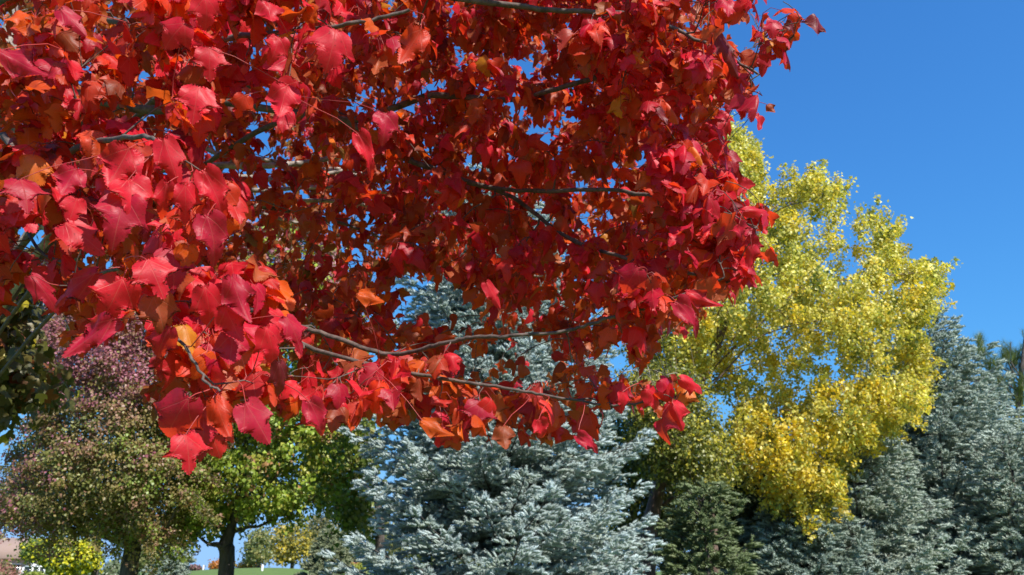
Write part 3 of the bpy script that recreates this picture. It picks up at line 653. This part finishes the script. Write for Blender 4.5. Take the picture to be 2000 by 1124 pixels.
tree('green_maple', 'rounded green tree with dark forked trunk standing left of the big blue spruce', 'tree', 444, 14.0, polyB, 1.6, 820, 68, .072, colB, M_LEAF, M_DBARK,
     [(443, 1100, .125), (441, 1065, .12), (455, 1020, .07), (470, 940, .05), (490, 800, .03)], csig=.12, wisp=.2, seed=4, gap=-.25, holes=[(640, 900, 60, 50, .6), (590, 920, 30, 40, .4)], nlimb=16, limbr=.5)
polyD = [(585, 880), (620, 780), (700, 740), (745, 800), (740, 900), (735, 1000), (715, 1075), (700, 1030), (680, 1055), (660, 1000), (630, 990), (600, 940)]
colD = blend((.5, c_(.26, .32, .06)), (.4, c_(.14, .20, .04)), (.2, c_(.36, .34, .10)))
tree('green_ash', 'loose light green tree with drooping leaves, squeezed between rounded green tree and blue spruce', 'tree', 742, 17.0, polyD, 1.0, 330, 30, .10, colD, M_LEAF, M_DBARK,
     [(742, 1060, .1), (735, 960, .07), (710, 850, .04)], csig=.2, seed=5, gap=-.3, drip=.25)
# small yellow tree behind A
tree('yellow_shrub_tree', 'small bright yellow tree low behind the olive and purple tree', 'tree', 190, 26.0, [(45, 1060), (70, 1050), (110, 1055), (170, 1050), (200, 1060), (190, 1110), (150, 1124), (100, 1124), (90, 1102), (62, 1096), (42, 1085)], 1.2, 260, 34, .10,
     blend((.9, c_(.62, .56, .02)), (.5, c_(.42, .46, .03)), (lambda x, y: .6 + 1.5 * sm(x, 110, 70), c_(.10, .15, .03))), M_LEAF, M_DBARK, [(188, 1105, .1), (195, 1085, .07), (170, 1065, .04)], csig=.16, seed=6)
# golden tree right
polyE = [(1440, 252), (1488, 300), (1500, 365), (1540, 358), (1610, 328), (1648, 365), (1655, 425), (1700, 412), (1748, 455), (1760, 512), (1822, 512), (1842, 545), (1832, 600), (1800, 620), (1795, 650), (1812, 700), (1800, 790), (1760, 815), (1735, 838), (1690, 862), (1645, 900), (1662, 955), (1612, 985), (1595, 1035),
         (1575, 1045), (1552, 1000), (1500, 962), (1465, 925), (1438, 880), (1420, 830), (1432, 790), (1400, 740), (1340, 728), (1250, 725), (1235, 690), (1275, 620), (1280, 500), (1300, 350), (1370, 280)]
colE = blend((lambda x, y: .25 + .9 * sm(y, 620, 860), c_(.82, .60, .05)), (1.0, c_(.78, .68, .16)), (.6, c_(.58, .55, .11)), (lambda x, y: .22 + .2 * sm(y, 620, 500), c_(.34, .37, .07)), (.10, c_(.18, .22, .04)))
tree('golden_birch', 'tall golden yellow tree with leaning brown trunk against blue sky right of centre', 'tree', 1262, 15.0, polyE, 1.7, 1450, 72, .064, colE, M_LEAF, M_BBARK,
     [(1262, 1120, .17), (1268, 1040, .15), (1290, 940, .12), (1330, 820, .10), (1400, 680, .07), (1450, 500, .04), (1450, 330, .02)], csig=.12, wisp=.3, wl=.4, seed=8, gap=-.2, nlimb=22, limbr=.22, drip=.1,
     holes=[(1735, 560, 40, 35, .5), (1640, 700, 30, 25, .4), (1700, 700, 45, 50, .6), (1520, 640, 50, 20, .3), (1430, 790, 20, 40, .9), (1690, 500, 30, 40, .4)])
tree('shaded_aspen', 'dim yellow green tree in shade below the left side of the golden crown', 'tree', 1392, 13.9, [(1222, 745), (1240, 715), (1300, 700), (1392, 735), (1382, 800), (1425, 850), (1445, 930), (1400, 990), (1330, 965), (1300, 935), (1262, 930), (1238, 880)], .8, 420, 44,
     .06, blend((.5, c_(.26, .26, .05)), (.5, c_(.14, .16, .03)), (.2, c_(.58, .50, .06))), M_LEAF, M_BBARK, [(1394, 1060, .07), (1390, 950, .05), (1340, 820, .03)], csig=.16, seed=9, dead=120, gap=-.3, wisp=.15)  # dim leaf colours carry the shade below the golden crown
tree('shade_dark_tree', 'tree coloured dark green as shaded foliage, filling the gap between big blue spruce and leaning brown trunk', 'tree', 1236, 17.5, [(1150, 800), (1200, 745), (1290, 735), (1335, 800), (1345, 1000), (1320, 1085), (1230, 1090), (1180, 1010)], 1.0, 420, 36,
     .08, blend((.6, c_(.10, .13, .03)), (.3, c_(.17, .18, .04)), (.06, c_(.4, .36, .05))), M_LEAF, M_BBARK, [(1236, 1060, .1), (1240, 950, .08), (1250, 820, .03)], csig=.2, seed=19)  # dark leaf palette stands in for shade on the foliage here
# olive maple at the left edge, leaf colour darkened to carry its shade
polyO = [(-380, 380), (-100, 380), (0, 470), (70, 500), (90, 560), (70, 620), (60, 680), (130, 780), (125, 800), (60, 790), (30, 830), (0, 835), (-100, 880), (-380, 850)]
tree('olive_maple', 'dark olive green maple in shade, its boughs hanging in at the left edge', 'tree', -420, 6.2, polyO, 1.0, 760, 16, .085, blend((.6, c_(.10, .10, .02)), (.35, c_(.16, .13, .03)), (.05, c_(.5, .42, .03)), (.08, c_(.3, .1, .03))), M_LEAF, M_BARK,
     [(-415, 900, .12), (-400, 700, .1), (-330, 520, .06)], csig=.13, tmpl=LB, seed=12, nlimb=10)

# ================================================================ conifers
def shoot(rings, per, nl, wdt, seed, core=.085):
    r = np.random.default_rng(seed); V = []; F = []
    k = 4; y = [0, .35, .8, 1.0]; rad = [core * .5, core, core * .8, 0.01]; 
    for yy, rr in zip(y, rad):
        for q in range(k): a = q * math.pi / 2; V.append((rr * math.cos(a), yy, rr * math.sin(a)))
    for i in range(3):
        for q in range(k): a, b = i * k + q, i * k + (q + 1) % k; F += [(a, a + k, b + k), (a, b + k, b)]
    for i in range(rings):
        yy = .08 + .86 * i / (rings - 1)
        for q in range(per):
            a = (q + .5 * (i % 2)) * 2 * math.pi / per + r.uniform(-.3, .3); o = np.array([math.cos(a), 0, math.sin(a)]); t = np.array([-math.sin(a), 0, math.cos(a)])
            b = np.array([0, yy, 0]) + o * core * .6; L = nl * r.uniform(.8, 1.15); tip = b + o * L * .72 + np.array([0, L * .75, 0]); n = len(V)
            V += [tuple(b + t * wdt), tuple(b - t * wdt), tuple(tip)]; F.append((n, n + 1, n + 2))
    V = np.array(V); return V, np.array(F), V * 0
S_HI = [shoot(4, 7, .26, .05, s, .2) for s in (1, 2)]
S_LO = [shoot(3, 6, .28, .07, s, .2) for s in (3, 4)]
S_PINE = [shoot(8, 7, .75, .012, 5, .03)]
def spruce(name, label, base, Y, apex, halfw_at, c_main, c_alt, spacing=.24, nb=8, tm=S_LO, ssize=.115, dens=1.0, power=.62, group=None, seed=1, bright=1.0, droop=.12):
    """apex (px,py); halfw_at (py, halfwidth px)"""
    g = np.random.default_rng(seed)
    foot = np.array([atY(base, 1114, Y)[0], Y, -.05]); foot[2] = float(ground_z(foot[0], Y)) - .05
    top = atY(apex[0], apex[1], Y); H_ = top[2]
    zref = atY(base, halfw_at[0], Y)[2]; wref = halfw_at[1] * Y / FPX / cp
    root = empty(name, foot, label, 'tree', group)
    tb = TB(); S = spline([foot, foot * .5 + top * .5 + g.normal(0, .03, 3), top], 8); tb.tube(S, np.linspace(.02 + H_ * .018, .008, len(S)), 9, .05); tb.obj('trunk', M_DBARK, root)
    wd = TB(); SP = []; SA = []; SC = []; SS = []
    def Rz(z): return wref * (max(H_ - z, 0) / max(H_ - zref, .1)) ** power
    z = .25; wh = 0
    while z < H_ - .05:
        fr = z / H_; ax = foot + (top - foot) * fr; ax[2] = z
        nbr = nb if z < H_ * .8 else max(5, nb - 2); ph = g.uniform(0, 6.28)
        for b in range(nbr):
            az = ph + b * 2 * math.pi / nbr + g.uniform(-.3, .3)
            L = Rz(z) * g.uniform(.66, 1.15); L = max(L, .08)
            o = np.array([math.cos(az), math.sin(az), 0]); st = ax + np.array([0, 0, g.uniform(-.05, .05)])
            el = .1 + .75 * fr ** 2
            t = np.linspace(0, 1, 7)[:, None]
            cur = st + o * L * t + np.array([0, 0, 1]) * L * (el * t - droop * 2.2 * t * (1 - t * .75) + .10 * t ** 3)
            wd.tube(cur, np.linspace(.008 + .008 * L, .003, 7), 4)
            side = np.array([-o[1], o[0], 0]); nbl = max(2, int(L / .095))
            for q in range(nbl):
                tt = .12 + .88 * (q + g.random()) / nbl if L > .4 else g.random()
                p = np.array([np.interp(tt, t[:, 0], cur[:, c]) for c in range(3)]); s = 1 if q % 2 else -1
                bl = min(.55, .13 + .42 * L * (1.02 - tt)) * g.uniform(.7, 1.15)
                d = unit(o * .75 + side * s * g.uniform(.6, 1.1) + np.array([0, 0, g.uniform(-.22, .16)])); e = p + d * bl + np.array([0, 0, -.05 * bl])
                ns = max(2, int(bl / .05 * dens)); u = (np.arange(ns) + .6) / ns
                pp = p + (e - p) * u[:, None]
                if bl > .25 and tm is S_HI: wd.tube(np.array([p, (p + e) / 2, e]), [.005, .004, .002], 3)
                sd2 = np.cross(d, [0, 0, 1]); zz = g.choice([-1, 1], ns)[:, None] * sd2 * g.uniform(.2, .9, (ns, 1))
                dd = unit(d * g.uniform(.5, .9, (ns, 1)) + o * .35 + zz * .7 + np.array([0, 0, .38]) + g.normal(0, .33, (ns, 3))); dd[-1] = unit(d + np.array([0, 0, .12]))
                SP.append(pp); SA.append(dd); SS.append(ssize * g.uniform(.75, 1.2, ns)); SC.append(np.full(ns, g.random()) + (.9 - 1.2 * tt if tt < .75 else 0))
            # tip leader shoots
            ns = 4; pp = cur[-1] - o * np.array([[0.0], [.03], [.07], [.12]]); dd = unit(o + g.normal(0, .45, (ns, 3)) + np.array([0, 0, .3])); dd[0] = unit(o + np.array([0, 0, .2]))
            SP.append(pp); SA.append(dd); SS.append(np.full(ns, ssize * 1.1)); SC.append(np.full(ns, g.random()))
        z += spacing * g.uniform(.8, 1.2) * (1 - .35 * fr); wh += 1
    for q in range(10):
        SP.append((top - np.array([0, 0, .06 * q]))[None]); SA.append(unit(np.array([[0, 0, 1.0]]) + g.normal(0, .25 * min(q, 3), (1, 3)))); SS.append(np.array([ssize * 1.2])); SC.append(np.array([.5]))
    P = np.concatenate(SP); A = np.concatenate(SA); S_ = np.concatenate(SS); cc = np.concatenate(SC); m = len(P)
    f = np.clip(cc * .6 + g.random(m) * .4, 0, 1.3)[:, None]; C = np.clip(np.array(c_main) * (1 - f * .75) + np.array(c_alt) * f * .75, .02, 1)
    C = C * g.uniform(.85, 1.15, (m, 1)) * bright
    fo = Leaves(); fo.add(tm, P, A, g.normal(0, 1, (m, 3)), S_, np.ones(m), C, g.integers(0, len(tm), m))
    wd.obj('branches', M_DBARK, root); fo.obj('crown', M_NEEDLE, root, smooth=False)
    print(name, m, 'shoots'); return root
BL = (.51, .61, .63); BL2 = (.20, .24, .16); GR = (.17, .21, .08); GR2 = (.09, .12, .05)
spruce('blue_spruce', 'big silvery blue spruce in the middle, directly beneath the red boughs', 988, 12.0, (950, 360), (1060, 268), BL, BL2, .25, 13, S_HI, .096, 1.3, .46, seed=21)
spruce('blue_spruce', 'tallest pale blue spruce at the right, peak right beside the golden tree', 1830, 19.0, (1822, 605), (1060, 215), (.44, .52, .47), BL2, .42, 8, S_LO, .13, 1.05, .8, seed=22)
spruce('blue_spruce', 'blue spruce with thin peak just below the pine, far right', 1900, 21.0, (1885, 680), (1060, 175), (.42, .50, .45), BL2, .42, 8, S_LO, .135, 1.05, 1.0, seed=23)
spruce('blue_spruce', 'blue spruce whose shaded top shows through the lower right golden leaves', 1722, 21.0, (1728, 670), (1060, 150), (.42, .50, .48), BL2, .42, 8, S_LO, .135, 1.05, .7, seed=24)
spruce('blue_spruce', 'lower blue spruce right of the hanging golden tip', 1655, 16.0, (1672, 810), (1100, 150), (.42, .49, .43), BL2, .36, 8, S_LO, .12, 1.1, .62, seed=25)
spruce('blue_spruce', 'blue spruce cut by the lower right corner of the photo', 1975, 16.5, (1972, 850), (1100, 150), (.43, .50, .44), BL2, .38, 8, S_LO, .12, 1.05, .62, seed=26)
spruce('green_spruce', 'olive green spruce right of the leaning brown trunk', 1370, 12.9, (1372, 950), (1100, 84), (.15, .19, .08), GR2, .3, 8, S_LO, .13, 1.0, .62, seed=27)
spruce('green_spruce', 'green spruce coloured dark for the shade beneath the golden crown, left of the hanging golden tip', 1475, 18.0, (1475, 860), (1100, 150), (.10, .13, .06), GR2, .26, 8, S_LO, .16, .9, .65, seed=28)  # needle colour darkened to paint in the golden tree's shade
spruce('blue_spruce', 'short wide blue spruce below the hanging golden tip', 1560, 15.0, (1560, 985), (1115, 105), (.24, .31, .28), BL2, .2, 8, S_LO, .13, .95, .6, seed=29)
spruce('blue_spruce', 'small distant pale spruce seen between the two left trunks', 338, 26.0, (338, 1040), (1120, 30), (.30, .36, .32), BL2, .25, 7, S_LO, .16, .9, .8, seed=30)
spruce('grey_green_conifer', 'small grey green conifer with pale bare trunk beyond the grass rise', 646, 45.0, (646, 1035), (1085, 28), (.20, .22, .12), (.14, .16, .08), .4, 7, S_LO, .3, .8, .8, seed=31)
# pine
def pine():
    g = np.random.default_rng(41); Y = 25.0
    foot = np.array([atY(1978, 1114, Y)[0], Y, -.05]); root = empty('pine_tree', foot, 'dark green long needled pine behind the spruces at right edge', 'tree')
    tb = TB(); tp = [atY(1978, 900, Y), atY(1990, 800, Y), atY(1996, 720, Y), atY(2004, 640, Y)]; S = spline([foot] + tp, 5); tb.tube(S, np.linspace(.16, .03, len(S)), 8); tb.obj('trunk', M_DBARK, root)
    tufts = [(1912, 690, 1912, 658), (1915, 710, 1912, 680), (1925, 712, 1922, 688), (1938, 725, 1934, 700), (1945, 735, 1953, 706), (1940, 755, 1936, 728), (1955, 760, 1960, 730), (1972, 700, 1975, 668), (1968, 705, 1963, 690), (1980, 710, 1985, 685), (1990, 720, 1994, 690),
             (1975, 735, 1972, 710), (1960, 780, 1955, 755), (1975, 770, 1970, 742), (1985, 780, 1990, 752), (1995, 765, 1999, 735), (1992, 800, 1988, 770), (1970, 800, 1966, 780), (2010, 690, 2012, 650), (2020, 730, 2024, 690), (2030, 780, 2040, 740), (1950, 790, 1944, 770)]
    br = TB(); P = []; A = []
    for a, b, c, d in tufts:
        dy = g.uniform(-.5, .5); p = atY(a, b, Y + dy); q = atY(c, d, Y + dy); i0 = int(np.linalg.norm(S[6:] - (p + [0, 0, -.5]), axis=1).argmin()) + 6
        br.tube(spline([S[i0], (S[i0] + p) / 2 + [0, 0, -.1], p, q], 3), [.03, .028, .026, .024, .022, .02, .018, .015, .012, .01], 5)
        for k in range(11): P.append(p + (q - p) * g.uniform(-.35, .7) + g.normal(0, .07, 3)); A.append(unit(q - p) + g.normal(0, .28, 3))
    m = len(P); C = np.array([.17, .21, .06]) * g.uniform(.8, 1.4, (m, 1)); fo = Leaves(); fo.add(S_PINE, np.array(P), np.array(A), g.normal(0, 1, (m, 3)), g.uniform(.24, .36, m), np.ones(m), C, np.zeros(m, int))
    br.obj('branches', M_DBARK, root); fo.obj('crown', M_NEEDLE, root, smooth=False)
pine()

# ================================================================ far trees, house, vehicle, posts
def small(name, label, base, Y, poly, cs, n=90, per=22, ls=.16, thick=1.6, cat='tree', trk=.12, seed=50, group=None):
    xs_ = [p[0] for p in poly]; ys_ = [p[1] for p in poly]; cx = sum(xs_) / len(xs_)
    return tree(name, label, cat, base, Y, poly, thick, n, per, ls, blend(*cs), M_LEAF, M_DBARK, [(base, max(ys_) + 2, trk), ((base + cx) / 2, (max(ys_) + min(ys_)) / 2, trk * .6), (cx, min(ys_) * .8 + max(ys_) * .2, trk * .3)], csig=thick * .22, seed=seed, group=group, nlimb=6)
FT = 'distant trees beyond the grass rise'
small('yellow_tree', 'distant golden yellow tree beyond the white post on the grass rise', 570, 70, [(515, 1080), (525, 1045), (550, 1025), (590, 1020), (612, 1040), (610, 1085), (580, 1100), (540, 1098)], [(.8, c_(.52, .40, .05)), (.5, c_(.34, .30, .06)), (.3, c_(.14, .15, .05))], 150, 22, .24, 2.2, seed=51, group=FT)
small('olive_tree', 'distant grey olive tree between the yellow one and the pale trunked conifer', 618, 75, [(595, 1060), (600, 1010), (640, 990), (665, 1015), (660, 1060), (640, 1098), (605, 1100)], [(.6, c_(.24, .22, .10)), (.4, c_(.15, .16, .07))], 120, 20, .26, 2.2, seed=52, group=FT)
small('olive_tree', 'distant olive tree just left of the blue spruce with an orange patch below', 715, 72, [(665, 1100), (660, 1050), (690, 1000), (740, 990), (780, 1050), (780, 1105), (720, 1108)], [(.6, c_(.22, .23, .09)), (.4, c_(.13, .15, .06)), (.15, c_(.35, .30, .08))], 150, 20, .26, 2.4, seed=53, group=FT)
small('green_tree', 'distant dull green tree showing right of the forked dark trunk', 505, 66, [(480, 1100), (478, 1060), (495, 1030), (525, 1035), (530, 1080), (520, 1102)], [(.6, c_(.18, .21, .07)), (.4, c_(.28, .26, .08))], 90, 20, .22, 1.8, seed=54, group=FT)
small('orange_shrub', 'orange shrub directly left of the forked dark trunk', 425, 64, [(405, 1112), (412, 1100), (428, 1094), (448, 1098), (450, 1112)], [(.8, c_(.55, .20, .04)), (.3, c_(.40, .25, .06))], 50, 20, .16, .8, 'shrub', .05, 55)
small('orange_shrub', 'golden orange shrub directly right of the forked dark trunk', 485, 68, [(452, 1112), (462, 1100), (490, 1096), (512, 1104), (512, 1112)], [(.6, c_(.55, .28, .04)), (.4, c_(.45, .32, .06))], 50, 20, .16, .8, 'shrub', .05, 56)
small('orange_shrub', 'small yellow green shrub with orange top right of the pale trunked conifer', 692, 50, [(676, 1124), (676, 1100), (692, 1092), (712, 1098), (716, 1124)], [(.5, c_(.36, .38, .05)), (lambda x, y: 1.2 * sm(y, 1105, 1097), c_(.55, .22, .12))], 50, 20, .14, .8, 'shrub', .05, 57)
small('purple_shrub', 'distant dull purple round tree far left of the forked dark trunk', 376, 110, [(364, 1114), (368, 1106), (380, 1103), (394, 1108), (398, 1114)], [(.8, c_(.26, .12, .14)), (.3, c_(.2, .16, .1))], 40, 20, .22, 1.0, 'tree', .08, 58)
small('red_brown_shrub', 'reddish brown shrub before the brown roofed house in lower left corner', 12, 40, [(-60, 1140), (-40, 1100), (-10, 1094), (16, 1095), (30, 1108), (30, 1140)], [(.6, c_(.36, .16, .13)), (.4, c_(.22, .18, .08))], 110, 22, .13, 1.0, 'shrub', .06, 59)
small('green_hedge', 'low yellow green shrub in front of the white vehicle', 72, 38, [(42, 1140), (42, 1120), (60, 1116), (84, 1119), (92, 1124), (96, 1140)], [(.8, c_(.34, .38, .06)), (.3, c_(.2, .26, .05))], 70, 22, .1, .6, 'shrub', .04, 60)
small('grey_green_tree', 'pale grey green shrub seen between the two leftmost trunks', 225, 30, [(200, 1140), (202, 1105), (222, 1094), (242, 1100), (248, 1140)], [(.6, c_(.24, .28, .18)), (.4, c_(.14, .18, .09))], 70, 22, .12, .8, 'shrub', .06, 61)
small('yellow_tree', 'yellow green tree peeking in behind the spruces at the right edge', 2010, 23, [(1985, 900), (1980, 830), (1990, 795), (2040, 770), (2120, 800), (2120, 1000), (2000, 1000)], [(.6, c_(.36, .34, .08)), (.4, c_(.22, .25, .06))], 140, 24, .12, 1.2, 'tree', .12, 62)
for k, (bx, hh, yy) in enumerate([(-520, 1040, 120), (-240, 1060, 130), (150, 1075, 120), (300, 1072, 140), (830, 1010, 80), (1000, 1000, 85), (1180, 1000, 85), (1330, 980, 60), (1480, 960, 60), (1640, 950, 60), (1800, 960, 60), (1960, 950, 60), (2150, 930, 60)]):
    names = ['leftmost', 'second', 'third', 'fourth', 'fifth', 'sixth', 'seventh', 'eighth', 'ninth', 'tenth', 'eleventh', 'twelfth', 'rightmost']
    if bx < 0: continue
    hw = 110 if yy < 100 else 60
    small('background_tree', '%s from left of the dark green background trees glimpsed behind the nearer trunks' % names[k - 2], bx, yy, [(bx - hw, 1112), (bx - hw * .9, hh + 50), (bx - hw * .4, hh), (bx + hw * .4, hh + 6), (bx + hw, hh + 60), (bx + hw, 1112)],
          [(.6, c_(.13, .16, .05)), (.3, c_(.2, .2, .07))], 170, 20, .004 * yy, .03 * yy, 'tree', .2, 70 + k, 'dark trees in the background')

def boxes(name, L, mat, parent=None):
    V = []; F = []
    for (x0, x1, y0, y1, z0, z1, *sk) in L:
        n = len(V); s = sk[0] if sk else 0
        V += [(x0, y0, z0), (x1, y0, z0), (x1, y1, z0), (x0, y1, z0), (x0 + s, y0, z1), (x1, y0, z1), (x1, y1, z1), (x0 + s, y1, z1)]
        F += [tuple(n + i for i in f) for f in ((0, 3, 2, 1), (4, 5, 6, 7), (0, 1, 5, 4), (1, 2, 6, 5), (2, 3, 7, 6), (3, 0, 4, 7))]
    o = mesh_obj(name, np.array(V, float), np.array(F), mat, parent); return o
# house, 75 m away
hx = atY(0, 1114, 75.0)[0]
house = empty('house', (hx, 75, 0), 'house with long pinkish brown shingle roof in the lower left corner', 'house')
boxes('wall', [(-14, 3.2, 0, 9, 0, 2.7)], plain('house_siding', (.42, .34, .30), .8, .1, 2, 0, (1, 1, 12)), house)
rv = np.array([(-14.6, -.6, 2.6), (3.8, -.6, 2.6), (3.8, 9.6, 2.6), (-14.6, 9.6, 2.6), (-14.2, 4.2, 4.5), (1.9, 4.2, 4.5), (1.9, 4.8, 4.5), (-14.2, 4.8, 4.5)])
roof = mesh_obj('roof', rv, np.array([(0, 1, 5, 4), (1, 2, 6, 5), (2, 3, 7, 6), (3, 0, 4, 7), (4, 5, 6, 7), (0, 3, 2, 1)]), plain('shingles', (.29, .20, .16), .9, .25, 9, 0, (1, 3, 6)), house)
dv = np.array([(1.0, .9, 3.35), (2.6, .9, 3.3), (2.6, 1.7, 3.35), (1.0, 1.7, 3.4), (1.15, 1.05, 3.7), (2.5, 1.05, 3.62), (2.5, 1.7, 3.65), (1.15, 1.7, 3.72)])  # low dark wedge raised on the roof slope
mesh_obj('roof_wedge', dv, np.array([(0, 1, 5, 4), (1, 2, 6, 5), (2, 3, 7, 6), (3, 0, 4, 7), (4, 5, 6, 7), (0, 3, 2, 1)]), plain('wedge_dark_grey', (.10, .10, .14), .5), roof)
win = plain('window_glass', (.03, .035, .04), .1); wht = plain('white_paint', (.75, .75, .74), .35, .05)
for wx in (-10, -6, -2, 1.2):
    f = boxes('window', [(wx - .6, wx + .6, -.06, 0, 1.0, 2.2)], wht, house); boxes('pane', [(wx - .5, wx + .5, -.09, -.062, 1.1, 2.1)], win, f)
# white vehicle
vx = atY(64, 1114, 66.0)[0]
van = empty('parked_vehicle', (vx, 66, 0), 'white vehicle with roof rack half hidden behind the low yellow green shrub at lower left', 'vehicle')
bd = boxes('body', [(-1.1, 1.0, 0, 4.2, .35, 1.15, .1)], wht, van)
cab = boxes('cab', [(-.95, -.85, .0, 3.0, 1.15, 1.85, .28), (.85, .95, .0, 3.0, 1.15, 1.85), (-.12, 0, .0, .1, 1.15, 1.85), (-.66, .95, -.02, 3.0, 1.85, 1.95), (.4, .52, .0, .1, 1.15, 1.85)], wht, van)
boxes('windscreen', [(-.8, -.13, .04, .07, 1.16, 1.84, .2), (.01, .39, .04, .07, 1.16, 1.84), (.53, .84, .04, .07, 1.16, 1.84)], win, van)
boxes('roof_rack', [(-.6, .9, .2, .3, 2.12, 2.2), (-.6, .9, 2.2, 2.3, 2.12, 2.2), (-.5, -.44, .2, 2.3, 1.95, 2.12), (.75, .81, .2, 2.3, 1.95, 2.12)], wht, van)
for x_ in (-.85, .8):
    for y_ in (.7, 3.4):
        t_ = TB(); t_.tube(np.array([(x_ - .12, y_, .36), (x_ - .11, y_, .36), (x_ + .11, y_, .36), (x_ + .12, y_, .36)]), [.02, .36, .36, .02], 18); o_ = t_.obj('wheel', plain('tyre', (.02, .02, .02), .8), None); o_.parent = van
# white posts on the rise
for px_, py_, Yp, wd_, lab in ((513, 1104, 58.0, .075, 'taller white marker post on the crest of the grass rise'), (397, 1111, 62.0, .06, 'shorter white marker post left of the forked dark trunk')):
    b_ = atY(px_, py_, Yp); gz = float(ground_z(b_[0], Yp)); t_ = TB(); hh = max(b_[2] - gz, .3)
    o_ = empty('marker_post', (b_[0], Yp, gz), lab, 'post', 'white marker posts on the grass')
    t_.tube(np.array([(0, 0, -.1), (0, 0, hh - .02), (0, 0, hh), (0, 0, hh + .001)]), [wd_, wd_, wd_ * .8, .001], 10); p_ = t_.obj('post', wht, None); p_.parent = o_
    t_ = TB(); t_.tube(np.array([(0, 0, hh), (0, 0, hh + .02), (0, 0, hh + .05)]), [wd_ * 1.15, wd_ * 1.15, .01], 10); c2_ = t_.obj('cap', wht, None); c2_.parent = o_
print('faces', sum(len(o.data.polygons) for o in bpy.data.objects if o.type == 'MESH'))
